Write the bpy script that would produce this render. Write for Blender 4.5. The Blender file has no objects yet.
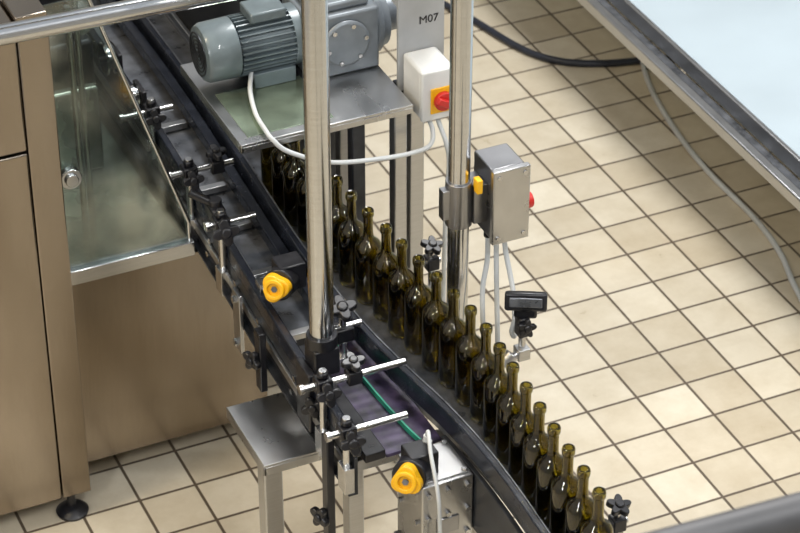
import bpy, bmesh, math
from mathutils import Vector, Matrix, Quaternion

scene = bpy.context.scene
COL = scene.collection
pi = math.pi

# ---------------------------------------------------------------- materials
def new_mat(name):
    m = bpy.data.materials.new(name)
    m.use_nodes = True
    nt = m.node_tree
    b = nt.nodes['Principled BSDF']
    return m, nt, b

def plain(name, col, rough=0.5, metal=0.0, noise=0.15, scale=18.0, bump=0.0, stretch=(1, 1, 1), coat=0.0, dirt=None, rvar=0.1):
    m, nt, b = new_mat(name)
    tc = nt.nodes.new('ShaderNodeTexCoord')
    mp = nt.nodes.new('ShaderNodeMapping')
    mp.inputs['Scale'].default_value = stretch
    nz = nt.nodes.new('ShaderNodeTexNoise')
    nz.inputs['Scale'].default_value = scale
    nz.inputs['Detail'].default_value = 5
    nt.links.new(tc.outputs['Object'], mp.inputs['Vector'])
    nt.links.new(mp.outputs['Vector'], nz.inputs['Vector'])
    cr = nt.nodes.new('ShaderNodeValToRGB')
    d = dirt if dirt else tuple(c * (1 - noise * 2) for c in col)
    h = tuple(min(1, c * (1 + noise)) for c in col)
    cr.color_ramp.elements[0].position = 0.3
    cr.color_ramp.elements[0].color = (*d, 1)
    cr.color_ramp.elements[1].position = 0.7
    cr.color_ramp.elements[1].color = (*h, 1)
    nt.links.new(nz.outputs['Fac'], cr.inputs['Fac'])
    nt.links.new(cr.outputs['Color'], b.inputs['Base Color'])
    mr = nt.nodes.new('ShaderNodeMapRange')
    mr.inputs['To Min'].default_value = max(0.02, rough - rvar)
    mr.inputs['To Max'].default_value = min(1, rough + rvar)
    nt.links.new(nz.outputs['Fac'], mr.inputs['Value'])
    nt.links.new(mr.outputs['Result'], b.inputs['Roughness'])
    b.inputs['Metallic'].default_value = metal
    b.inputs['Coat Weight'].default_value = coat
    if bump > 0:
        bp = nt.nodes.new('ShaderNodeBump')
        bp.inputs['Strength'].default_value = bump
        bp.inputs['Distance'].default_value = 0.002
        nt.links.new(nz.outputs['Fac'], bp.inputs['Height'])
        nt.links.new(bp.outputs['Normal'], b.inputs['Normal'])
    return m

STEEL = plain('stainless_steel', (0.50, 0.50, 0.50), 0.32, 1.0, 0.04, 6, 0.0, (2, 2, 60), rvar=.04)
STEELH = plain('stainless_plate', (0.52, 0.52, 0.52), 0.29, 1.0, 0.08, 3, 0.0, (3, 1.5, 2), rvar=.10)
BOXST = plain('grey_box_steel', (0.36, 0.36, 0.37), 0.30, 1.0, 0.10, 5, 0.0, (1, 1, 1), rvar=.08)
TUBE = plain('polished_tube', (0.60, 0.61, 0.62), 0.17, 1.0, 0.04, 8, 0.0, (1, 1, 30), rvar=.04)
BRIGHT = plain('bright_metal', (0.58, 0.58, 0.58), 0.22, 1.0, 0.05, 20, rvar=.05)
BLACK = plain('black_plastic', (0.012, 0.012, 0.015), 0.32, 0.0, 0.25, 25, 0.05)
RAILM = plain('black_guide_profile', (0.014, 0.017, 0.026), 0.25, 0.0, 0.25, 14, 0.02)
EDGE = plain('grey_edge', (0.18, 0.19, 0.21), 0.3, 0.5, 0.25, 18, 0.02)
DARK = plain('dark_steel', (0.045, 0.048, 0.055), 0.36, 0.6, 0.3, 9, 0.05)
INNER = plain('greenish_inner_wall', (0.27, 0.30, 0.26), 0.26, 0.7, 0.30, 4, 0.0)  # light greenish tone stands in for reflections in the door glass
MOTOR = plain('motor_paint', (0.13, 0.165, 0.18), 0.38, 0.1, 0.10, 14, 0.02, coat=0.3)
GEAR = plain('gearbox_paint', (0.20, 0.225, 0.25), 0.40, 0.3, 0.10, 14, 0.03)
WHITEP = plain('white_plastic', (0.70, 0.71, 0.70), 0.4, 0.0, 0.05, 10)
GREYP = plain('grey_plate', (0.40, 0.41, 0.42), 0.45, 0.3, 0.06, 10)
YELLOW = plain('yellow_plastic', (0.92, 0.49, 0.012), 0.30, 0.0, 0.06, 12)
RED = plain('red_plastic', (0.60, 0.025, 0.02), 0.35, 0.0, 0.08, 12)
CABLE = plain('grey_cable', (0.58, 0.60, 0.60), 0.5, 0.0, 0.05, 10)
HOSE = plain('black_hose', (0.02, 0.024, 0.038), 0.42, 0.0, 0.2, 30)
GREEN = plain('green_strip', (0.02, 0.26, 0.17), 0.4, 0.0, 0.1, 20)
TABLE = plain('pale_table', (0.45, 0.53, 0.58), 0.34, 0.0, 0.04, 2, coat=0.2)
REFLG = plain('pale_green_reflection', (0.37, 0.45, 0.34), 0.22, 0.75, 0.28, 5, rvar=.08)  # greenish reflection put into the base colour
RAILG = plain('grey_railing_paint', (0.10, 0.10, 0.105), 0.5, 0.2, 0.1, 8)
WALLM = plain('painted_wall', (0.50, 0.49, 0.47), 0.7, 0.0, 0.06, 2)

def panel_material():
    m, nt, b = new_mat('brushed_panel')
    tc = nt.nodes.new('ShaderNodeTexCoord')
    def nz(scale, st, det):
        mp = nt.nodes.new('ShaderNodeMapping'); mp.inputs['Scale'].default_value = st
        n = nt.nodes.new('ShaderNodeTexNoise'); n.inputs['Scale'].default_value = scale; n.inputs['Detail'].default_value = det
        nt.links.new(tc.outputs['Object'], mp.inputs['Vector']); nt.links.new(mp.outputs['Vector'], n.inputs['Vector'])
        return n
    big = nz(1.5, (2.2, 1.0, .6), 2)  # broad soft blotches in the colour stand in for blurred reflections
    fine = nz(12.0, (22, 22, 1.0), 2)
    cr = nt.nodes.new('ShaderNodeValToRGB')
    cr.color_ramp.elements[0].position = 0.34; cr.color_ramp.elements[0].color = (0.245, 0.205, 0.160, 1)
    cr.color_ramp.elements[1].position = 0.70; cr.color_ramp.elements[1].color = (0.40, 0.35, 0.295, 1)
    nt.links.new(big.outputs['Fac'], cr.inputs['Fac'])
    c2 = nt.nodes.new('ShaderNodeValToRGB')
    c2.color_ramp.elements[0].position = 0.3; c2.color_ramp.elements[0].color = (.93, .93, .93, 1)
    c2.color_ramp.elements[1].position = 0.7; c2.color_ramp.elements[1].color = (1, 1, 1, 1)
    nt.links.new(fine.outputs['Fac'], c2.inputs['Fac'])
    mx = nt.nodes.new('ShaderNodeMixRGB'); mx.blend_type = 'MULTIPLY'; mx.inputs['Fac'].default_value = 1
    nt.links.new(cr.outputs['Color'], mx.inputs['Color1']); nt.links.new(c2.outputs['Color'], mx.inputs['Color2'])
    nt.links.new(mx.outputs['Color'], b.inputs['Base Color'])
    mr = nt.nodes.new('ShaderNodeMapRange'); mr.inputs['To Min'].default_value = .14; mr.inputs['To Max'].default_value = .30
    nt.links.new(big.outputs['Fac'], mr.inputs['Value']); nt.links.new(mr.outputs['Result'], b.inputs['Roughness'])
    b.inputs['Metallic'].default_value = 1.0
    return m
PANEL = panel_material()

def belt_material():
    m, nt, b = new_mat('purple_slat_belt')
    tc = nt.nodes.new('ShaderNodeTexCoord')
    w = nt.nodes.new('ShaderNodeTexWave')
    w.bands_direction = 'Y'
    w.inputs['Scale'].default_value = 8
    w.inputs['Distortion'].default_value = 0.1
    nt.links.new(tc.outputs['Object'], w.inputs['Vector'])
    nz = nt.nodes.new('ShaderNodeTexNoise')
    nz.inputs['Scale'].default_value = 22
    nz.inputs['Detail'].default_value = 6
    nt.links.new(tc.outputs['Object'], nz.inputs['Vector'])
    cr = nt.nodes.new('ShaderNodeValToRGB')
    cr.color_ramp.elements[0].position = 0.35
    cr.color_ramp.elements[1].position = 0.7
    cr.color_ramp.elements[0].color = (0.012, 0.010, 0.020, 1)
    cr.color_ramp.elements[1].color = (0.065, 0.048, 0.105, 1)
    nt.links.new(nz.outputs['Fac'], cr.inputs['Fac'])
    nt.links.new(cr.outputs['Color'], b.inputs['Base Color'])
    bp = nt.nodes.new('ShaderNodeBump')
    bp.inputs['Strength'].default_value = 0.2
    bp.inputs['Distance'].default_value = 0.002
    nt.links.new(w.outputs['Fac'], bp.inputs['Height'])
    nt.links.new(bp.outputs['Normal'], b.inputs['Normal'])
    b.inputs['Roughness'].default_value = 0.42
    return m
BELT = belt_material()

def tile_material(ts=0.2, ox=0.0, oy=0.0):
    m, nt, b = new_mat('cream_floor_tiles')
    tc = nt.nodes.new('ShaderNodeTexCoord')
    mp = nt.nodes.new('ShaderNodeMapping')
    mp.inputs['Location'].default_value = (ox, oy, 0)
    nt.links.new(tc.outputs['Object'], mp.inputs['Vector'])
    br = nt.nodes.new('ShaderNodeTexBrick')
    br.offset = 0.0
    br.squash = 1.0
    br.inputs['Scale'].default_value = 1.0
    br.inputs['Brick Width'].default_value = ts
    br.inputs['Row Height'].default_value = ts
    br.inputs['Mortar Size'].default_value = 0.0060
    br.inputs['Mortar Smooth'].default_value = 0.3
    br.inputs['Bias'].default_value = 0.0
    br.inputs['Color1'].default_value = (0.72, 0.65, 0.515, 1)
    br.inputs['Color2'].default_value = (0.56, 0.485, 0.36, 1)
    br.inputs['Mortar'].default_value = (0.13, 0.10, 0.072, 1)
    nt.links.new(mp.outputs['Vector'], br.inputs['Vector'])
    nz = nt.nodes.new('ShaderNodeTexNoise')
    nz.inputs['Scale'].default_value = 5
    nz.inputs['Detail'].default_value = 9
    nz.inputs['Roughness'].default_value = 0.7
    nt.links.new(tc.outputs['Object'], nz.inputs['Vector'])
    cr = nt.nodes.new('ShaderNodeValToRGB')
    cr.color_ramp.elements[0].position = 0.30
    cr.color_ramp.elements[0].color = (0.84, 0.81, 0.76, 1)
    cr.color_ramp.elements[1].position = 0.62
    cr.color_ramp.elements[1].color = (1.0, 1.0, 1.0, 1)
    nt.links.new(nz.outputs['Fac'], cr.inputs['Fac'])
    mx = nt.nodes.new('ShaderNodeMixRGB')
    mx.blend_type = 'MULTIPLY'
    mx.inputs['Fac'].default_value = 1.0
    nt.links.new(br.outputs['Color'], mx.inputs['Color1'])
    nt.links.new(cr.outputs['Color'], mx.inputs['Color2'])
    nt.links.new(mx.outputs['Color'], b.inputs['Base Color'])
    mr = nt.nodes.new('ShaderNodeMapRange')
    mr.inputs['To Min'].default_value = 0.20
    mr.inputs['To Max'].default_value = 0.42
    nt.links.new(nz.outputs['Fac'], mr.inputs['Value'])
    nt.links.new(mr.outputs['Result'], b.inputs['Roughness'])
    bp = nt.nodes.new('ShaderNodeBump')
    bp.invert = True
    bp.inputs['Strength'].default_value = 0.6
    bp.inputs['Distance'].default_value = 0.003
    nt.links.new(br.outputs['Fac'], bp.inputs['Height'])
    nt.links.new(bp.outputs['Normal'], b.inputs['Normal'])
    return m
TILES = tile_material()

def glass_bottle():
    m, nt, b = new_mat('olive_bottle_glass')
    tc = nt.nodes.new('ShaderNodeTexCoord')
    nz = nt.nodes.new('ShaderNodeTexNoise')
    nz.inputs['Scale'].default_value = 20
    nt.links.new(tc.outputs['Object'], nz.inputs['Vector'])
    cr = nt.nodes.new('ShaderNodeValToRGB')
    cr.color_ramp.elements[0].color = (0.24, 0.20, 0.032, 1)
    cr.color_ramp.elements[1].color = (0.34, 0.28, 0.048, 1)
    nt.links.new(nz.outputs['Fac'], cr.inputs['Fac'])
    nt.links.new(cr.outputs['Color'], b.inputs['Base Color'])
    b.inputs['Roughness'].default_value = 0.01
    b.inputs['IOR'].default_value = 1.55
    b.inputs['Transmission Weight'].default_value = 1.0
    return m
BOTTLE = glass_bottle()

def door_glass():
    m, nt, b = new_mat('tinted_door_glass')
    out = nt.nodes['Material Output']
    tr = nt.nodes.new('ShaderNodeBsdfTransparent')
    tr.inputs['Color'].default_value = (0.74, 0.80, 0.77, 1)
    gl = nt.nodes.new('ShaderNodeBsdfGlossy')
    gl.inputs['Roughness'].default_value = 0.14
    gl.inputs['Color'].default_value = (0.85, 0.9, 0.88, 1)
    tc = nt.nodes.new('ShaderNodeTexCoord')
    nz = nt.nodes.new('ShaderNodeTexNoise')
    nz.inputs['Scale'].default_value = 5
    nz.inputs['Detail'].default_value = 5
    nt.links.new(tc.outputs['Object'], nz.inputs['Vector'])
    mr = nt.nodes.new('ShaderNodeMapRange')
    mr.inputs['From Min'].default_value = 0.35
    mr.inputs['From Max'].default_value = 0.7
    mr.inputs['To Min'].default_value = 0.06
    mr.inputs['To Max'].default_value = 0.36
    nt.links.new(nz.outputs['Fac'], mr.inputs['Value'])
    mx = nt.nodes.new('ShaderNodeMixShader')
    nt.links.new(mr.outputs['Result'], mx.inputs['Fac'])
    nt.links.new(tr.outputs['BSDF'], mx.inputs[1])
    nt.links.new(gl.outputs['BSDF'], mx.inputs[2])
    nt.links.new(mx.outputs['Shader'], out.inputs['Surface'])
    return m
DOORGLASS = door_glass()

# ---------------------------------------------------------------- geometry
class B:
    """accumulates primitives in one bmesh (world coordinates)"""
    def __init__(self):
        self.bm = bmesh.new()
    def box(self, x0, x1, y0, y1, z0, z1, rot=None, pivot=None):
        c = Vector(((x0 + x1) / 2, (y0 + y1) / 2, (z0 + z1) / 2))
        mt = Matrix.Translation(c) @ Matrix.Diagonal((abs(x1 - x0), abs(y1 - y0), abs(z1 - z0), 1))
        if rot is not None:
            p = Vector(pivot) if pivot else c
            mt = Matrix.Translation(p) @ rot.to_4x4() @ Matrix.Translation(-p) @ mt
        bmesh.ops.create_cube(self.bm, size=1, matrix=mt)
        return self
    def cyl(self, p0, p1, r, r2=None, seg=24):
        p0 = Vector(p0); p1 = Vector(p1)
        v = p1 - p0
        q = Vector((0, 0, 1)).rotation_difference(v.normalized())
        mt = Matrix.Translation((p0 + p1) / 2) @ q.to_matrix().to_4x4()
        bmesh.ops.create_cone(self.bm, cap_ends=True, segments=seg, radius1=r, radius2=r if r2 is None else r2, depth=v.length, matrix=mt)
        return self
    def tube(self, p0, p1, ro, ri, seg=28):
        p0 = Vector(p0); p1 = Vector(p1)
        v = (p1 - p0)
        q = Vector((0, 0, 1)).rotation_difference(v.normalized())
        rings = []
        for (p, r) in ((p0, ri), (p0, ro), (p1, ro), (p1, ri)):
            rings.append([self.bm.verts.new(p + q @ Vector((r * math.cos(2 * pi * i / seg), r * math.sin(2 * pi * i / seg), 0))) for i in range(seg)])
        for k in range(4):
            a, b = rings[k], rings[(k + 1) % 4]
            for i in range(seg):
                self.bm.faces.new((a[i], a[(i + 1) % seg], b[(i + 1) % seg], b[i]))
        return self
    def prism(self, prof, origin, axis, depth):
        axis = Vector(axis).normalized()
        q = Vector((0, 0, 1)).rotation_difference(axis)
        o = Vector(origin)
        a = [self.bm.verts.new(o + q @ Vector((u, v, 0))) for u, v in prof]
        b = [self.bm.verts.new(o + q @ Vector((u, v, depth))) for u, v in prof]
        n = len(prof)
        self.bm.faces.new(a[::-1]); self.bm.faces.new(b)
        for i in range(n):
            self.bm.faces.new((a[i], a[(i + 1) % n], b[(i + 1) % n], b[i]))
        return self
    def sheet(self, pts, y0, y1):
        """flat plate in the XZ plane, polygon pts (x,z)"""
        a = [self.bm.verts.new((x, y0, z)) for x, z in pts]
        b = [self.bm.verts.new((x, y1, z)) for x, z in pts]
        n = len(pts)
        self.bm.faces.new(a[::-1]); self.bm.faces.new(b)
        for i in range(n):
            self.bm.faces.new((a[i], a[(i + 1) % n], b[(i + 1) % n], b[i]))
        return self
    def star(self, c, axis, r, depth, lobes=5):
        prof = []
        n = 12 * lobes
        for i in range(n):
            t = 2 * pi * i / n
            k = 0.5 + 0.5 * math.cos(lobes * t)
            rr = r * (0.52 + 0.48 * k ** 0.7)
            prof.append((rr * math.cos(t), rr * math.sin(t)))
        self.prism(prof, c, axis, depth)
        ax = Vector(axis).normalized()
        c = Vector(c)
        self.cyl(c + ax * depth, c + ax * (depth * 1.35), r * 0.42, r * 0.32, 20)
        self.cyl(c - ax * depth * 0.9, c, r * 0.36, r * 0.5, 20)
        return self
    def lathe(self, prof, origin, axis=(0, 0, 1), seg=32):
        q = Vector((0, 0, 1)).rotation_difference(Vector(axis).normalized())
        o = Vector(origin)
        rings = []
        for r, z in prof:
            rings.append([self.bm.verts.new(o + q @ Vector((r * math.cos(2 * pi * i / seg), r * math.sin(2 * pi * i / seg), z))) for i in range(seg)])
        for a, b in zip(rings, rings[1:]):
            for i in range(seg):
                self.bm.faces.new((a[i], a[(i + 1) % seg], b[(i + 1) % seg], b[i]))
        self.bm.faces.new(rings[0][::-1]); self.bm.faces.new(rings[-1])
        return self
    def sweep(self, path, x0, x1, z0, z1):
        """rectangular bar following a path in plan; x0..x1 offset across, z0..z1 heights"""
        rings = []
        n = len(path)
        for i, (x, y) in enumerate(path):
            a = Vector(path[max(0, i - 1)]); b = Vector(path[min(n - 1, i + 1)])
            t = (b - a).normalized()
            nr = Vector((-t.y, t.x))
            if nr.x < 0: nr = -nr
            rings.append([self.bm.verts.new((x + nr.x * o, y + nr.y * o, z)) for o, z in ((x0, z0), (x1, z0), (x1, z1), (x0, z1))])
        for a, b in zip(rings, rings[1:]):
            for i in range(4):
                self.bm.faces.new((a[i], a[(i + 1) % 4], b[(i + 1) % 4], b[i]))
        self.bm.faces.new(rings[0][::-1]); self.bm.faces.new(rings[-1])
        return self
    def make(self, name, mat, bevel=0.0, smooth=35, label=None):
        bmesh.ops.recalc_face_normals(self.bm, faces=self.bm.faces[:])
        me = bpy.data.meshes.new(name)
        self.bm.to_mesh(me); self.bm.free()
        ob = bpy.data.objects.new(name, me)
        me.materials.append(mat)
        COL.objects.link(ob)
        for p in me.polygons: p.use_smooth = True
        try:
            me.set_sharp_from_angle(angle=math.radians(smooth))
        except Exception:
            pass
        if bevel > 0:
            md = ob.modifiers.new('bevel', 'BEVEL')
            md.width = bevel; md.segments = 2; md.limit_method = 'ANGLE'; md.angle_limit = math.radians(40)
        if label: ob['label'] = label
        return ob

def smooth_path(pts, n=8):
    P = [Vector(p) for p in pts]
    out = []
    for i in range(len(P) - 1):
        p0 = P[max(0, i - 1)]; p1 = P[i]; p2 = P[i + 1]; p3 = P[min(len(P) - 1, i + 2)]
        for k in range(n):
            t = k / n
            out.append(0.5 * ((2 * p1) + (-p0 + p2) * t + (2 * p0 - 5 * p1 + 4 * p2 - p3) * t * t + (-p0 + 3 * p1 - 3 * p2 + p3) * t ** 3))
    out.append(P[-1])
    return [tuple(v) for v in out]

def cable(name, pts, r, mat, label=None):
    path = [Vector(p) for p in smooth_path(pts, 10)]
    bm = bmesh.new()
    seg = 10
    rings = []
    up = Vector((0.13, 0.21, 0.97)).normalized()
    for i, p in enumerate(path):
        t = (path[min(len(path) - 1, i + 1)] - path[max(0, i - 1)]).normalized()
        s = t.cross(up)
        if s.length < 0.05: s = t.cross(Vector((1, 0, 0)))
        s.normalize(); w = s.cross(t).normalized()
        up = w
        rings.append([bm.verts.new(p + (s * math.cos(2 * pi * k / seg) + w * math.sin(2 * pi * k / seg)) * r) for k in range(seg)])
    for a, b in zip(rings, rings[1:]):
        for k in range(seg):
            bm.faces.new((a[k], a[(k + 1) % seg], b[(k + 1) % seg], b[k]))
    bm.faces.new(rings[0][::-1]); bm.faces.new(rings[-1])
    o = B.__new__(B); o.bm = bm
    return o.make(name, mat, 0, 60, label)

def thing(name, loc, label, category, parts, group=None):
    e = bpy.data.objects.new(name, None)
    e.empty_display_size = 0.05
    e.location = loc
    COL.objects.link(e)
    e['label'] = label; e['category'] = category
    if group: e['group'] = group
    for p in parts:
        p.parent = e
        p.location = -Vector(loc)
    return e

def sub(parent, *kids):
    for k in kids:
        k.parent = parent
        k.location = (0, 0, 0)
    return parent

def bolts(lst, r, mat=None, seg=6, name='bolt'):
    return [B().cyl(a, b, r, seg=seg).make(name, mat or BRIGHT) for a, b in lst]

def top(ob, label, category, group=None):
    ob['label'] = label; ob['category'] = category
    if group: ob['group'] = group
    return ob

# ---------------------------------------------------------------- floor and hall shell
fl = B().box(-4.0, 7.0, -7.0, 9.0, -0.1, 0).make('floor', TILES)
fl['kind'] = 'structure'
top(fl, 'cream square ceramic floor tiles with dark grout', 'floor')
for nm, bx in (('wall_north', (-4.0, 7.0, 9.0, 9.2)), ('wall_south', (-4.0, 7.0, -7.2, -7.0)), ('wall_west', (-4.2, -4.0, -7.2, 9.2)), ('wall_east', (7.0, 7.2, -7.2, 9.2))):
    wl = B().box(*bx, -0.1, 6.5).make(nm, WALLM)
    wl['kind'] = 'structure'
    top(wl, 'plain painted wall of the bottling hall', 'wall')

# ---------------------------------------------------------------- rails paths
RAIL = smooth_path([(-.06, 2.8), (-.05, 2.0), (-.055, 1.52), (-.075, 1.02), (-.093, .61), (-.097, .32), (-.087, .06), (-.060, -.18), (-.030, -.38), (-.014, -.58), (-.012, -.78), (-.020, -1.0), (-.03, -1.35)], 8)
OUT = smooth_path([(-.225, 2.8), (-.238, 1.54), (-.255, 1.07), (-.270, .67), (-.285, .36), (-.297, -.07), (-.303, -.40)], 7)
BT = [(.00, .995), (.00, .90), (.00, .80), (.005, .70), (.012, .608), (.02, .512), (.026, .416), (.036, .312), (.050, .21), (.058, .115), (.068, .018), (.08, -.080), (.09, -.176), (.098, -.272), (.1, -.368), (.094, -.466), (.087, -.562), (.080, -.658), (.073, -.753), (.066, -.85), (.060, -.945), (.055, -1.04), (.05, -1.135)]
FAR = smooth_path([(.06, 2.8), (.055, 1.4), (.055, .9), (.065, .608), (.075, .512), (.095, .31), (.115, .115), (.135, -.08), (.152, -.272), (.153, -.368), (.140, -.562), (.120, -.85), (.105, -1.13), (.10, -1.35)], 6)

# ---------------------------------------------------------------- bottles
prof = [(0.0001, 0.012), (0.020, 0.008), (0.034, 0.0), (0.039, 0.002), (0.0420, 0.008), (0.0428, 0.03), (0.0428, 0.186), (0.0420, 0.197), (0.0385, 0.207), (0.032, 0.215), (0.0235, 0.223), (0.0180, 0.231), (0.0156, 0.242), (0.0150, 0.258), (0.0146, 0.303), (0.0144, 0.305), (0.0176, 0.307), (0.0186, 0.313), (0.0184, 0.323), (0.0170, 0.3285), (0.0150, 0.330),
        (0.0112, 0.3285), (0.0108, 0.318), (0.0112, 0.25), (0.0140, 0.232), (0.0200, 0.221), (0.028, 0.213), (0.0350, 0.204), (0.0385, 0.195), (0.0400, 0.184), (0.0400, 0.03), (0.036, 0.014), (0.018, 0.020), (0.0001, 0.024)]
bproto = B().lathe(prof, (0, 0, 0), seg=40).make('wine_bottle', BOTTLE, 0, 50)
ZB = 0.972
for i, (x, y) in enumerate(BT):
    ob = bproto if i == 0 else bproto.copy()
    if i: COL.objects.link(ob)
    ob.location = (x, y, ZB)
    ob.rotation_euler = (0, 0, i * 0.7)
    top(ob, 'empty dark olive glass wine bottle without cork on the conveyor', 'bottle', 'wine bottles on the conveyor')

# ---------------------------------------------------------------- conveyor
parts = []
lane = smooth_path([(-.15, 2.8), (-.155, 1.5), (-.18, 1.0), (-.2, .5), (-.195, .0), (-.19, -.40)], 6)
parts.append(B().sweep([q for q in lane if q[1] > .18], -.09, .12, .952, .960).make('slide_plate', EDGE, 0.001, label='dark steel plate between the rails'))
parts.append(B().sweep([q for q in lane if q[1] < .22], -.035, .14, .955, .966).make('return_belt', BELT, 0.001, label='dark purple slatted plastic belt lane'))
parts.append(B().sweep([q for q in lane if q[1] < .22], -.10, -.037, .955, .985).make('slide_bar', BLACK, 0.003))
up_rail = [q for q in RAIL if q[1] > .10]
parts.append(B().sweep(up_rail, -.062, -.026, .985, 1.030).make('flat_band', RAILM, 0.004, label='smooth flat black guide band'))
parts.append(B().sweep([q for q in OUT if q[1] > .12], .022, .030, .962, .985).make('steel_edge', STEEL, 0.001, label='thin steel strip'))
for y in (1.50, 1.08, .84, .56, .22):
    xo = min(OUT, key=lambda q: abs(q[1] - y))[0]
    xi = min(RAIL, key=lambda q: abs(q[1] - y))[0]
    parts.append(B().box(xo + .02, xi - .066, y - .014, y + .014, .968, .990).make('cross_strap', STEEL, .002))
mid = [((a[0] + .095), a[1]) for a in RAIL]
parts.append(B().sweep(mid, -.09, .07, .950, .970).make('bottle_belt', EDGE, 0.001))
gr = B().sweep(RAIL, -.018, .005, .998, 1.072).make('guide_rail', RAILM, 0.004, label='tall blue-black plastic guide rail on the operator side')
sub(gr, B().sweep(RAIL, .001, .005, 1.072, 1.076).make('lighter_edge', EDGE, 0.001))  # thin lighter strip along the top edge of the guide rail
parts.append(gr)
parts.append(B().sweep(FAR, -.006, .010, 1.03, 1.06).make('guide_rail', STEEL, 0.003, label='thin steel guide rail behind the bottles'))
parts.append(B().sweep(OUT, -.022, .004, .985, 1.042).make('outer_rail', RAILM, 0.005, label='black outer rail of the empty lane'))
of = B().sweep(OUT, -.020, -.010, .855, .985).sweep(OUT, -.040, -.010, .849, .857).make('side_frame', DARK, 0.002, label='dark side frame with steel bolts')
lst = []
for i in range(3, len(OUT) - 2, 5):
    x, y = OUT[i]
    lst.append(((x - .018, y, .955), (x - .032, y, .955)))
    lst.append(((x - .018, y + .03, .885), (x - .030, y + .03, .885)))
sub(of, *bolts(lst, .011))
parts.append(of)
parts.append(B().sweep(OUT, -.030, -.020, .905, .935).make('steel_strip', STEEL, 0.002))
parts.append(B().sweep([q for q in RAIL if q[1] < -.40], -.030, -.015, .78, .985).make('side_frame', DARK, 0.002))
parts.append(B().sweep(FAR, .018, .026, .82, .985).make('side_frame', STEELH, 0.002))
grn = smooth_path([(-.155, .30), (-.150, .10), (-.145, -.1), (-.130, -.30), (-.112, -.42)], 8)
parts.append(B().sweep(grn, -.0028, .0028, .966, .984).make('wear_strip', GREEN, 0.0005, label='thin green plastic wear strip'))
for y in (.75, .2, -.3):
    parts.append(B().box(-.295, .13, y - .02, y + .02, .86, .90).make('cross_member', STEELH, .003))
for y in (-.78, -1.23):
    parts.append(B().box(-.02, .12, y - .02, y + .02, .80, .84).make('cross_member', STEELH, .003))
for (x, y) in ((-.265, -.25), (.13, -.30), (.105, -1.1), (-.01, -1.1)):
    p = B().box(x - .025, x + .025, y - .025, y + .025, .035, .88)
    p = p.make('leg', STEEL, 0.005)
    f = B().lathe([(0.001, 0), (.05, 0), (.052, .008), (.03, .02), (.012, .026), (.012, .05), (.001, .05)], (x, y, 0)).make('foot', BLACK)
    sub(p, f)
    parts.append(p)
for (x, y, z, r) in ((-.255, 1.83, 1.10, .060), (-.250, 1.60, 1.075, .040)):
    w = B().lathe([(.001, 0), (r * .95, 0), (r, .006), (r * .8, .012), (r * .8, .028), (r, .034), (r * .95, .040), (.001, .040)], (x - .045, y, z), (1, 0, 0))
    w = w.make('roller', TUBE, 0, label='round bright metal roller')
    sub(w, B().cyl((x - .06, y, z), (x + .02, y, z), .014).make('axle', BLACK))
    parts.append(w)
    parts.append(B().box(x - .005, x + .012, y - .05, y + .05, .98, z + .03).make('bearing_plate', BLACK, .004))
thing('bottle_conveyor', (-.1, -.2, 0), 'bottle conveyor with thick black guide rails and dark purple belt', 'conveyor', parts)

# drive box at the end of the empty lane
bx0, bx1, by0, by1, bz1 = -.205, -.046, -.60, -.43, .985
p = B().box(bx0, bx1, by0, by1, .62, bz1).make('housing', STEELH, 0.004)
h2 = B().box(bx0 + .012, bx1 - .012, by0 + .012, by1 - .012, bz1, bz1 + .006).make('cover_plate', STEEL, 0.002)
lst = []
for x in (bx0 + .02, bx1 - .02):
    for y in (by0 + .02, by1 - .02):
        lst.append(((x, y, bz1), (x, y, bz1 + .014)))
for z in (.955, .87, .785):
    for x in (bx0 + .018, (bx0 + bx1) / 2, bx1 - .018):
        lst.append(((x, by0, z), (x, by0 - .010, z)))
for y in (by0 + .03, by1 - .03):
    for z in (.95, .84):
        lst.append(((bx0, y, z), (bx0 - .009, y, z)))
bt = bolts(lst, .0085)
hp = B().box(bx0 + .045, bx1 - .045, by0 - .005, by0, .80, .855).make('inspection_plate', BOXST, 0.002)
hf = B().box(bx0 - .012, bx1, by0 - .012, by1, .69, .70).make('flange', STEEL, .002)
sc = B().cyl((-.145, -.50, .99), (-.145, -.50, 1.065), .015).cyl((-.145, -.50, 1.065), (-.145, -.50, 1.085), .010).make('sensor_plug', WHITEP, 0.002, label='white cylindrical sensor plug')
thing('drive_housing', (-.12, -.51, .62), 'bolted stainless box under the guide rail beside the purple lane', 'machine box', [p, h2, hp, hf, sc] + bt)
top(cable('sensor_cable', [(-.145, -.50, 1.08), (-.150, -.52, 1.11), (-.165, -.57, 1.07), (-.175, -.64, .98), (-.17, -.645, .85), (-.16, -.64, .6), (-.15, -.63, .2), (-.14, -.63, .01)], .006, CABLE), 'pale grey cable hanging from the small steel box', 'cable')

# support stand with plate
p1 = B().box(-.47, -.215, -.06, .25, .742, .752).box(-.47, -.215, -.06, -.052, .712, .742).box(-.47, -.462, -.06, .25, .712, .742).make('plate', STEELH, 0.002)
ps = [p1]
for (x, y) in ((-.437, -.02),):
    q = B().box(x - .03, x + .03, y - .03, y + .03, .03, .742).make('leg', STEEL, 0.005)
    sub(q, B().lathe([(0.001, 0), (.05, 0), (.052, .008), (.03, .02), (.012, .026), (.012, .04), (.001, .04)], (x, y, 0)).make('foot', BLACK))
    ps.append(q)
ps.append(B().box(-.235, -.215, .0, .2, .752, .845).make('hanger_plate', DARK, .003))
thing('support_stand', (-.34, .1, 0), 'small stainless stand with square plate and box leg under the conveyor', 'stand', ps)

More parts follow.
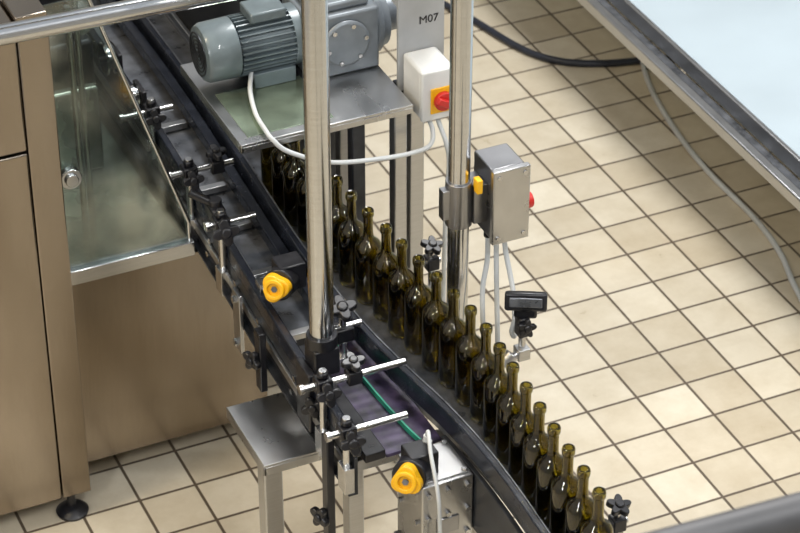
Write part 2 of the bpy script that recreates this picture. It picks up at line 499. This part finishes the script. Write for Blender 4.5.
# ---------------------------------------------------------------- clamps
def outx(y):
    best = min(OUT, key=lambda q: abs(q[1] - y))
    return best[0]
def clamp(y, z, xin, big=1.0, lo=.09, second=True, xs=0.0, label='steel guide rail clamp with black star knobs'):
    xo = outx(y) - .034 + xs
    up = B().cyl((xo, y, .89), (xo, y, z + .05), .012).box(xo - .018, xo + .012, y - .026, y + .026, .86, .95)
    up = up.make('upright_rod', BRIGHT, 0.001)
    rod = B().cyl((xo - lo, y, z), (xin, y, z), .0115).cyl((xo - lo, y, z), (xo - lo - .014, y, z), .016).make('cross_rod', BRIGHT, 0.001)
    blk = B().box(xo - .025, xo + .025, y - .024, y + .024, z - .028, z + .024).cyl((xo, y, z + .024), (xo, y, z + .045), .017).make('clamp_block', BLACK, 0.006)
    k1 = B().star((xo - .005, y - .050, z), (-0.15, -1, .35), .036 * big, .020, 4).make('star_knob', BLACK, 0.003)
    ps = [up, rod, blk, k1]
    if second:
        ps.append(B().star((xo + .095, y, z + .040), (0, -.15, 1), .035 * big, .019, 4).make('star_knob', BLACK, 0.003))
        ps.append(B().box(xo + .073, xo + .117, y - .021, y + .021, z - .023, z + .023).make('clamp_block', BLACK, 0.005))
    return thing('rail_clamp', (xo, y, .86), label, 'clamp', ps, 'adjustable guide rail clamps')

clamp(1.40, 1.12, -.20, big=1.0, lo=.10, second=False, label='black rail clamp block with large star knob on short rod')
clamp(1.00, 1.12, -.14, big=1.0, lo=.06)
clamp(.68, 1.12, -.19, big=1.25, lo=.04, second=False, label='black rail clamp block with large star knob on short rod')
clamp(-.20, 1.115, -.075, big=1.05, lo=.06)
clamp(-.375, 1.07, -.15, big=1.05, lo=.05, second=False, label='black rail clamp block with large star knob on short rod')

# big knob standing on the lane beside the post
a = B().cyl((-.16, .06, .966), (-.16, .06, 1.13), .012).box(-.182, -.138, .038, .082, .966, .99).make('upright_rod', BRIGHT, .001)
b_ = B().box(-.19, -.13, .035, .085, 1.045, 1.095).make('clamp_block', BLACK, .006)
c_ = B().cyl((-.22, .06, 1.09), (-.100, .06, 1.09), .011).make('cross_rod', BRIGHT, .001)
d_ = B().star((-.16, .06, 1.15), (-.1, -.35, 1), .046, .022, 4).make('star_knob', BLACK, .004)
thing('rail_clamp', (-.16, .06, .966), 'upright rod clamp with large black star knob beside the post', 'clamp', [a, b_, c_, d_], 'adjustable guide rail clamps')

# black clamp lever on the outer rail
def lever(x, y, z, a):
    d = Vector((math.cos(a), math.sin(a), .5)).normalized()
    c = Vector((x, y, z))
    ba = B().box(x - .024, x + .024, y - .04, y + .04, 1.042, z).make('bracket_body', BLACK, .008)
    hd = B().cyl(c, c + d * .09, .012, .016).cyl(c - Vector((0, 0, .01)), c + Vector((0, 0, .02)), .022).make('clamp_lever', BLACK, .002)
    sc = B().cyl((x, y - .04, z - .03), (x, y - .057, z - .03), .012, seg=6).make('bolt', BRIGHT)
    thing('lever_bracket', (x, y, 1.042), 'black clamping lever on a small bracket over the rail', 'lever', [ba, hd, sc])
lever(-.268, .83, 1.09, 2.6)

# vertical hanging brackets on side frame
def hanger(y, z0):
    x = outx(y) - .042
    a = B().box(x - .012, x, y - .03, y + .03, z0, .98).make('flat_bar', STEEL, .002)
    sub(a, *bolts([((x - .012, y, .955), (x - .024, y, .955)), ((x - .012, y, z0 + .03), (x - .024, y, z0 + .03))], .012))
    thing('hanger_bracket', (x, y, z0), 'flat steel hanger bracket bolted on the conveyor side', 'bracket', [a], 'hanger brackets on conveyor side')
hanger(.50, .76)
for yy, zz in ((.27, .77), (-.28, .0)):
    x = outx(yy) - .042
    a = B().box(x - .024, x, yy - .022, yy + .022, zz, .99).make('bar', BLACK, .004)
    zk = zz + .12 if zz > .1 else .70
    s_ = B().star((x - .034, yy, zk), (-1, -.4, .1), .036, .020, 4).make('star_knob', BLACK, .004)
    thing('support_bar', (x, yy, zz), 'black vertical bar with star knob on the conveyor side', 'bracket', [a, s_], 'black side bars')

# far side knobs
def far_clamp(x, y, z):
    up = B().cyl((x, y, .90), (x, y, z), .010).box(x - .02, x + .02, y - .02, y + .02, .87, .92).make('upright_rod', BRIGHT, 0.001)
    rod = B().cyl((x + .03, y, z - .04), (x - .05, y, z - .04), .009).make('cross_rod', BRIGHT, 0.001)
    blk = B().box(x - .02, x + .02, y - .02, y + .02, z - .062, z - .018).make('clamp_block', BLACK, 0.004)
    k = B().star((x, y, z + .012), (0.1, -.25, 1), .036, .018).make('star_knob', BLACK, 0.002)
    thing('rail_clamp', (x, y, .87), 'steel rod clamp with one black star knob behind the bottles', 'clamp', [up, rod, blk, k], 'adjustable guide rail clamps')
far_clamp(.17, .145, 1.215)
far_clamp(.20, -.985, 1.06)

# yellow turn handles
def yellow(cx, cy, cz, base, lab, tw):
    ax = Vector((-.62, -.72, .25)).normalized()
    c = Vector((cx, cy, cz))
    body = B().cyl(c - ax * .07, c, .050).box(cx + .015, cx + .10, cy + .015, cy + .09, cz - .045, cz + .045).make('valve_body', BLACK, 0.004)
    pf = []
    for i in range(60):
        t = 2 * pi * i / 60
        rr = .041 + .0055 * math.cos(3 * (t + tw))
        pf.append((rr * math.cos(t), rr * math.sin(t)))
    cap = B().prism(pf, c, ax, .034).make('cap', YELLOW, 0.004, label='chunky lobed yellow handle')
    rim = B().tube(c + ax * .033, c + ax * .046, .033, .020).make('rim', YELLOW, .003)
    hub = B().cyl(c + ax * .033, c + ax * .038, .010, seg=6).make('screw', EDGE)
    sub(cap, rim, hub)
    arm = B().cyl(c - ax * .05, base, .012).box(base[0] - .02, base[0] + .02, base[1] - .02, base[1] + .02, base[2] - .04, base[2] + .02).make('arm', BRIGHT, 0.001)
    thing('round_valve', base, lab, 'valve', [body, cap, arm])
yellow(-.262, .315, 1.105, (-.275, .40, 1.05), 'chunky yellow turn handle on black body fixed to conveyor side', .5)
yellow(-.235, -.575, 1.020, (-.225, -.50, .96), 'chunky yellow turn handle on the small stainless drive box', 1.2)

# ---------------------------------------------------------------- posts
PX, PY = -.272, -.05
p = B().tube((PX, PY, 1.155), (PX, PY, 2.75), .036, .031, 32).make('tube', TUBE)
c1 = B().tube((PX, PY, 1.135), (PX, PY, 1.175), .046, .035, 32).make('collar', BLACK, 0.002)
c2 = B().box(PX - .040, PX + .040, PY - .040, PY + .040, 1.045, 1.138).box(PX - .065, PX - .04, PY - .05, PY + .05, .86, 1.07).make('mounting_block', BLACK, 0.005)
sub(c2, B().star((PX - .06, PY - .06, .97), (-.4, -1, .1), .036, .018, 4).make('star_knob', BLACK, .003))
thing('steel_post', (PX, PY, .86), 'polished stainless tube post clamped to the conveyor side frame', 'post', [p, c1, c2])

QX, QY = .195, .015
p = B().tube((QX, QY, .0), (QX, QY, 2.9), .032, .028, 32).make('tube', TUBE)
q = B().lathe([(0.033, 0), (.07, 0), (.07, .008), (.04, .012), (.033, .02)], (QX, QY, 0)).make('base_flange', STEEL)
thing('steel_post', (QX, QY, 0), 'polished stainless tube post standing behind the row of bottles', 'post', [p, q])

# control box on post
X0, X1, Y0, Y1, Z0, Z1 = .268, .375, -.075, .07, 1.350, 1.590
body = B().box(X0, X1, Y0 + .026, Y1, Z0, Z1).make('enclosure', BOXST, 0.004)
lid = B().box(X0 - .006, X1 + .006, Y0, Y0 + .020, Z0 - .006, Z1 + .006).box(X0 + .004, X1 - .004, Y0 + .02, Y0 + .026, Z0 + .004, Z1 - .004).make('lid', STEELH, 0.004, label='lighter steel lid with corner screws')
lst = []
for x in (X0 + .012, X1 - .012):
    for z in (Z0 + .015, Z1 - .015):
        lst.append(((x, Y0, z), (x, Y0 - .004, z)))
sub(lid, *bolts(lst, .007, seg=12, name='screw'))
btn = B().cyl((X1, .0, 1.42), (X1 + .022, .0, 1.42), .020).make('button_base', BLACK)
sub(btn, B().cyl((X1 + .022, .0, 1.42), (X1 + .050, .0, 1.42), .028, .024).make('red_button', RED, .003, label='red mushroom button'))
br = B().box(QX + .03, X0, QY - .04, QY + .04, 1.40, 1.53).tube((QX, QY, 1.39), (QX, QY, 1.54), .040, .032).box(QX - .058, QX - .030, QY - .015, QY + .015, 1.42, 1.52).make('mounting_bracket', BOXST, .002)
yb = B().box(QX + .030, QX + .048, QY - .060, QY - .03, 1.515, 1.56).make('tag', YELLOW, .002, label='small yellow tag')
gl = [B().cyl((x, .01, Z0), (x, .01, Z0 - .03), .013, seg=10).make('cable_gland', BLACK, .001) for x in (.290, .318, .346)]
thing('control_box', (QX, QY, 1.345), 'stainless switch box with red button clamped to steel post', 'control box', [body, lid, btn, br, yb] + gl)

for pts in ([(.290, .01, 1.32), (.285, .0, 1.24), (.262, -.02, 1.16), (.25, -.05, 1.06), (.26, -.05, .95), (.26, -.05, .5), (.26, -.05, .01)],
            [(.318, .01, 1.32), (.315, .0, 1.24), (.30, -.04, 1.12), (.28, -.09, 1.02), (.28, -.10, .9), (.28, -.10, .5), (.28, -.10, .01)],
            [(.346, .01, 1.32), (.345, .0, 1.26), (.335, -.08, 1.15), (.295, -.17, 1.08), (.275, -.19, 1.11), (.280, -.20, 1.16)]):
    top(cable('control_cable', pts, .008, CABLE), 'pale grey cable hanging below the steel control box', 'cable', 'cables under the control box')

# black photo sensor with bracket
R = Matrix.Rotation(math.radians(-28), 3, 'Z') @ Matrix.Rotation(math.radians(-18), 3, 'X')
pv = (.30, -.225, 1.21)
sb = B().box(.238, .362, -.252, -.222, 1.205, 1.262, rot=R, pivot=pv).box(.266, .334, -.226, -.198, 1.175, 1.255, rot=R, pivot=pv).make('sensor_body', BLACK, .008)
sl = B().box(.252, .348, -.257, -.251, 1.219, 1.248, rot=R, pivot=pv).make('sensor_window', EDGE, .004)
kn_ = B().star((.285, -.258, 1.165), (-.1, -1, .2), .030, .016).make('star_knob', BLACK, .003)
jb = B().box(.276, .310, -.240, -.200, 1.11, 1.18).make('joint_block', BLACK, .006)
ar = B().cyl((.19, -.24, 1.035), (.300, -.225, 1.055), .011).cyl((.293, -.225, 1.04), (.293, -.221, 1.12), .011).cyl((.19, -.24, .88), (.19, -.24, 1.06), .011).make('bracket_arm', BRIGHT, .001)
cl = B().cyl((.225, -.237, 1.03), (.258, -.233, 1.06), .022).box(.273, .312, -.245, -.205, 1.03, 1.07).make('clamp', STEEL, .003)
thing('photo_sensor', (.19, -.24, .88), 'black optical sensor on a bent steel rod beside the bottles', 'sensor', [sb, sl, ar, cl, kn_, jb])

# ---------------------------------------------------------------- gear motor on plate
pl = B().box(-.26, .315, .59, 1.12, 1.436, 1.446).box(-.26, .315, .59, .60, 1.415, 1.436).box(-.26, -.25, .59, 1.12, 1.415, 1.436).make('base_plate', STEELH, .002)
mt = B().box(-.225, .06, .625, .90, 1.446, 1.448).make('reflection_sheet', REFLG, .0005, label='pale green reflection on the plate, made as a thin sheet')  # tinted sheet painting the greenish reflection on the steel plate
lgs = [pl, mt]
for (x, y) in ((.285, .64), (.285, 1.08), (.15, .66)):
    lgs.append(B().box(x - .022, x + .022, y - .022, y + .022, 0, 1.436).make('leg', STEEL if x > .2 else DARK, .004))
thing('motor_stand', (.1, .8, 0), 'stainless motor table with folded edge and square legs', 'stand', lgs)

MY, MZ = .965, 1.565
cowl = B().lathe([(.001, 0), (.070, 0), (.088, .006), (.096, .02), (.098, .11), (.001, .11)], (-.25, MY, MZ), (1, 0, 0), 40).make('fan_cowl', MOTOR, .001)
for i in range(6):
    sub(cowl, B().tube((-.253, MY, MZ), (-.249, MY, MZ), .012 + i * .012, .007 + i * .012, 28).make('vent_ring', DARK))
fin = B().cyl((-.14, MY, MZ), (.07, MY, MZ), .080, seg=40)
for i in range(32):
    t = 2 * pi * i / 32
    rot = Matrix.Rotation(t, 3, 'X')
    fin.box(-.135, .05, MY - .0022, MY + .0022, MZ + .074, MZ + .098, rot=rot, pivot=(0, MY, MZ))
fin.cyl((.045, MY, MZ), (.075, MY, MZ), .098, seg=40)
fin = fin.make('finned_body', MOTOR, .0)
tb = B().box(-.09, .03, MY - .05, MY + .05, MZ + .09, MZ + .125).make('terminal_box', MOTOR, .006)
gx = B().box(.075, .315, MY - .120, MY + .110, MZ - .117, MZ + .10).box(.095, .29, MY - .095, MY + .085, MZ + .10, MZ + .13).cyl((.195, MY - .120, MZ), (.195, MY - .138, MZ), .080, seg=36).make('gearbox', GEAR, .014)
lst = []
for i in range(6):
    t = 2 * pi * i / 6 + .2
    lst.append(((.195 + .065 * math.cos(t), MY - .138, MZ + .065 * math.sin(t)), (.195 + .065 * math.cos(t), MY - .146, MZ + .065 * math.sin(t))))
sub(gx, *bolts(lst, .008))
fg = B().cyl((.315, MY, MZ), (.335, MY, MZ), .118, seg=40).cyl((.335, MY, MZ), (.365, MY, MZ), .10, seg=40).cyl((.365, MY, MZ), (.43, MY, MZ), .06, seg=30).make('output_flange', GEAR, .002)
ft = [B().box(-.10, .04, MY + s - .02, MY + s + .02, 1.448, 1.50).make('mounting_foot', MOTOR, .003) for s in (-.07, .07)]
thing('gear_motor', (0, MY, 1.45), 'grey green electric gear motor with cooling fins on steel plate', 'motor', [cowl, fin, tb, gx, fg] + ft)

top(cable('motor_cable', [(-.10, .90, 1.50), (-.13, .84, 1.47), (-.16, .72, 1.462), (-.17, .62, 1.465), (-.165, .57, 1.455), (-.12, .55, 1.41), (.018, .55, 1.336), (.188, .55, 1.305), (.30, .55, 1.298), (.36, .56, 1.305), (.385, .60, 1.335), (.385, .66, 1.366)], .0075, CABLE), 'pale grey motor cable looping below the plate to the white switch', 'cable')
top(cable('switch_cable', [(.42, .66, 1.366), (.42, .62, 1.33), (.425, .58, 1.28), (.435, .58, 1.20), (.43, .59, 1.0), (.43, .6, .5), (.43, .6, .01)], .0075, CABLE), 'pale grey cable running down from the white isolator switch', 'cable')

# isolator
iso = B().box(.350, .465, .615, .75, 1.365, 1.54).make('enclosure', WHITEP, .010)
il = B().box(.348, .467, .600, .617, 1.363, 1.542).make('lid', WHITEP, .006)
yp = B().box(.378, .457, .595, .601, 1.390, 1.480).make('yellow_plate', YELLOW, .002)
k = B().cyl((.418, .596, 1.435), (.418, .578, 1.435), .032, seg=30).box(.386, .450, .560, .580, 1.424, 1.446, rot=Matrix.Rotation(.5, 3, 'Y')).make('rotary_knob', RED, .003)
sub(yp, k)
thing('isolator_switch', (.41, .75, 1.365), 'white isolator switch box with red rotary knob on yellow plate', 'switch', [iso, il, yp])
# M07 panel
pa = B().box(.335, .495, .75, .762, 1.40, 2.05).box(.335, .343, .762, .80, 1.70, 2.05).box(.335, .495, .762, .86, 2.042, 2.05).make('panel', GREYP, .002)
pst = B().box(.385, .435, .765, .815, 0, 1.62).make('support_tube', STEEL, .004)
pst2 = B().box(.335, .365, .765, .795, 0, 1.42).make('support_tube', DARK, .004)
cu = bpy.data.curves.new('marking', 'FONT')
cu.body = 'M07'; cu.size = .038; cu.extrude = .0008; cu.align_x = 'CENTER'
tob = bpy.data.objects.new('tmp', cu)
COL.objects.link(tob)
dg = bpy.context.evaluated_depsgraph_get()
me = bpy.data.meshes.new_from_object(tob.evaluated_get(dg))
bpy.data.objects.remove(tob)
me.transform(Matrix.Translation((.440, .7490, 1.628)) @ Matrix.Rotation(pi / 2, 4, 'X'))
mk = bpy.data.objects.new('marking', me); COL.objects.link(mk)
me.materials.clear(); me.materials.append(BLACK)
mk['label'] = 'black lettering M07'
thing('panel_board', (.42, .78, 0), 'grey steel panel marked M07 on upright tubes behind the motor', 'panel', [pa, pst, pst2, mk])

# ---------------------------------------------------------------- filling machine
ps = []
ps.append(B().box(-.835, -.07, .945, 2.8, .10, .845).make('base_cabinet', PANEL, .004, label='brushed stainless lower cabinet panel'))
ps.append(B().box(-.765, -.31, .925, .965, .845, .90).make('sill_beam', TUBE, .004))
ps.append(B().box(-.835, -.33, .965, 2.8, .845, .875).make('deck', INNER, .002))
gf = B().sheet([(-.765, .90), (-.325, .90), (-.325, .97), (-.60, 1.86), (-.765, 1.86)], .94, .948).make('glass_door', DOORGLASS, .0, label='clear door pane with smudges and slanted edge')
sub(gf, B().cyl((-.322, .944, .90), (-.322, .944, .97), .007).cyl((-.322, .944, .97), (-.598, .944, 1.86), .007).make('edge_trim', TUBE))
kn = B().cyl((-.705, .94, 1.25), (-.705, .915, 1.25), .036).cyl((-.705, .915, 1.25), (-.705, .905, 1.25), .022).make('door_knob', TUBE, .003)
sub(gf, kn)
ps.append(gf)
ps.append(B().box(-.862, -.765, .80, .955, .10, 1.92).make('corner_post', PANEL, .004))
ps.append(B().box(-1.7, -.865, .80, 1.8, .10, 1.455).make('lower_cabinet', PANEL, .006, label='brushed stainless cabinet section'))
ps.append(B().box(-1.7, -.865, .80, 1.8, 1.463, 1.90).make('upper_cabinet', PANEL, .006, label='brushed stainless cabinet section'))
ps.append(B().box(-.862, -.345, 2.1, 2.15, .875, 1.7).make('back_panel', DARK, .003))
for (x, y) in ((-.825, .84), (-1.6, .9), (-1.6, 1.7), (-.75, 2.4), (-.12, 2.4), (-.12, 1.2)):
    ps.append(B().lathe([(.0001, 0), (.052, 0), (.055, .01), (.035, .028), (.014, .034), (.014, .11), (.0001, .11)], (x, y, 0)).make('levelling_foot', BLACK))
ps.append(B().box(-.80, -.42, 1.50, 1.54, .875, 1.20).make('added_inner_wall', INNER, .01))  # added wall behind the pane, in place of pale reflections
ps.append(B().box(-.60, -.36, 1.72, 1.95, .875, 1.25).make('gear_case', DARK, .015))
ps.append(B().box(-.76, -.66, 1.2, 1.45, .875, 1.02).make('gear_case', DARK, .015))
for (x, y, r, z) in ((-.62, 1.1, .010, 1.75), (-.58, 1.15, .010, 1.75)):
    ps.append(B().cyl((x, y, .875), (x, y, z), r).make('guide_rod', TUBE))
ps.append(B().lathe([(.001, 0), (.055, 0), (.06, .01), (.06, .03), (.03, .035), (.02, .06), (.001, .06)], (-.42, 1.70, 1.36), (-.3, -.9, .35)).make('roller', TUBE))
ps.append(B().cyl((-.42, 1.70, 1.36), (-.42, 1.80, 1.20), .02).make('roller_arm', DARK))
thing('filling_machine', (-.8, 1.3, 0), 'brushed stainless bottling machine cabinet with glass door', 'machine', ps)

# machine housing behind motor
p = B().box(.12, .40, 1.25, 2.6, .06, 1.62).make('housing', DARK, .01)
q = B().box(.13, .39, 1.24, 1.25, .3, 1.5).make('access_panel', DARK, .004)
r_ = []
for (x, y) in ((.16, 1.3), (.36, 1.3), (.16, 2.5), (.36, 2.5)):
    r_.append(B().cyl((x, y, 0), (x, y, .07), .03).make('foot', BLACK))
thing('machine_housing', (.25, 1.9, 0), 'dark steel machine housing standing behind the motor', 'machine', [p, q] + r_)

# upper handrail tubes
p = B().cyl((-1.75, .58, 2.02), (.25, .50, 2.02), .030, seg=28).make('rail_tube', TUBE)
p2 = B().cyl((-1.75, .58, 2.15), (-.40, .53, 2.15), .022, seg=28).make('rail_tube', TUBE)
p3 = B().cyl((-1.72, .56, 0), (-1.72, .56, 2.2), .030).make('upright', TUBE)
thing('pipe_rail', (-1.72, .56, 0), 'polished stainless pipe running above the machine cabinet', 'pipe', [p, p2, p3])

# ---------------------------------------------------------------- pale table
tp = B().box(2.075, 3.6, -.3, 4.3, .50, .53).make('table_top', TABLE, .004, label='pale blue grey panel')
fr = B().box(1.945, 1.985, -.3, 4.3, .47, .52).make('edge_rail', STEEL, .006)
fr2 = B().box(2.055, 2.075, -.3, 4.3, .48, .55).make('edge_rail', STEEL, .004)
gp = B().box(1.985, 2.055, -.3, 4.3, .455, .475).make('gutter', EDGE, .002)
sp = [tp, fr, fr2, gp]
for y in (-.2, 1.9, 4.2):
    for x in (2.6, 3.5):
        sp.append(B().box(x - .025, x + .025, y - .025, y + .025, 0, .50).make('leg', DARK, .003))
    sp.append(B().box(2.1, 3.55, y - .02, y + .02, .42, .46).make('cross_bar', STEELH, .003))
thing('work_table', (2.6, 2, 0), 'long pale blue white table with stainless edge rail', 'table', sp)

z = .016
top(cable('black_hose', [(1.70, 4.2, z), (1.76, 3.6, z), (1.85, 3.26, z), (1.93, 2.95, z), (2.03, 2.79, z), (2.18, 2.70, z), (2.35, 2.65, z), (2.55, 2.6, z)], .016, HOSE), 'thick black rubber hose curving across the tiled floor', 'hose')
z = .013
top(cable('floor_cable', [(2.5, 2.9, z), (2.36, 2.65, z), (2.27, 2.40, z), (2.20, 2.05, z), (2.17, 1.75, z), (2.165, 1.40, z), (2.13, 1.15, z), (2.06, .92, z), (2.0, .6, z), (2.1, .2, z)], .011, CABLE), 'pale grey cable lying on the tiles under the table edge', 'cable')

# gallery railing
p = B().cyl((-1.3, -2.46, 2.43), (1.6, -2.62, 2.43), .042, seg=24).make('handrail', RAILG)
q = [B().cyl((x, y, 0), (x, y, 2.43), .03).make('railing_post', RAILG) for x, y in ((1.5, -2.615), (-1.25, -2.46))]
thing('gallery_railing', (1.5, -2.615, 0), 'dark grey painted tube railing of the viewing gallery', 'railing', [p] + q)

# ---------------------------------------------------------------- light
def area(name, loc, target, size, sy, power, col):
    l = bpy.data.lights.new(name, 'AREA')
    l.shape = 'RECTANGLE'; l.size = size; l.size_y = sy; l.energy = power; l.color = col
    o = bpy.data.objects.new(name, l)
    o.location = loc
    o.rotation_euler = (Vector(target) - Vector(loc)).to_track_quat('-Z', 'Y').to_euler()
    COL.objects.link(o)
    return o
area('area_light', (1.9, 2.2, 6.4), (1.4, 1.0, 0), 2.2, 2.2, 330, (1.0, .99, .975))
area('area_light', (-3.0, 0.5, 5.5), (-.5, .5, .5), .8, 1.6, 110, (1.0, .80, .52))
area('area_light', (-1.0, -4.5, 6.3), (.2, .3, .8), .16, 1.6, 75, (1.0, .99, .97))  # added narrow light for highlights on bottles and steel
area('area_light', (1.6, -3.6, 6.2), (.2, -.2, .8), .16, 1.6, 85, (1.0, .99, .97))  # second added strip of light, also there for the glints
area('area_light', (4.8, -1.5, 5.0), (.2, -.2, 1.0), .22, 1.4, 85, (.96, .98, 1.0))  # added light from the right, puts highlights on glass and tubes
area('area_light', (-3.4, -2.5, 3.6), (.1, .0, 1.0), .28, 1.4, 60, (.96, .98, 1.0))  # added low light from the left for bottle highlights

w = bpy.data.worlds.new('hall')
scene.world = w
w.use_nodes = True
nt = w.node_tree
bg = nt.nodes['Background']
tc = nt.nodes.new('ShaderNodeTexCoord')
sx = nt.nodes.new('ShaderNodeSeparateXYZ')
nt.links.new(tc.outputs['Generated'], sx.inputs['Vector'])
cr = nt.nodes.new('ShaderNodeValToRGB')
cr.color_ramp.elements[0].position = 0.35
cr.color_ramp.elements[0].color = (0.10, 0.09, 0.08, 1)
cr.color_ramp.elements[1].position = 0.9
cr.color_ramp.elements[1].color = (0.67, 0.71, 0.76, 1)
mr = nt.nodes.new('ShaderNodeMapRange')
mr.inputs['From Min'].default_value = -1
nt.links.new(sx.outputs['Z'], mr.inputs['Value'])
nt.links.new(mr.outputs['Result'], cr.inputs['Fac'])
nt.links.new(cr.outputs['Color'], bg.inputs['Color'])
bg.inputs['Strength'].default_value = 0.80

scene.view_settings.view_transform = 'Standard'

# ---------------------------------------------------------------- camera
cam = bpy.data.cameras.new('camera')
co = bpy.data.objects.new('camera', cam)
COL.objects.link(co)
cam.sensor_width = 36
cam.lens = 112.5
co.location = (-2.4798, -5.4414, 5.4871)
th = math.radians(35); al = math.radians(24.5)
d = Vector((math.cos(th) * math.sin(al), math.cos(th) * math.cos(al), -math.sin(th)))
co.rotation_euler = d.to_track_quat('-Z', 'Y').to_euler()
cam.dof.use_dof = True
cam.dof.focus_distance = 7.3
cam.dof.aperture_fstop = 5.6
scene.camera = co
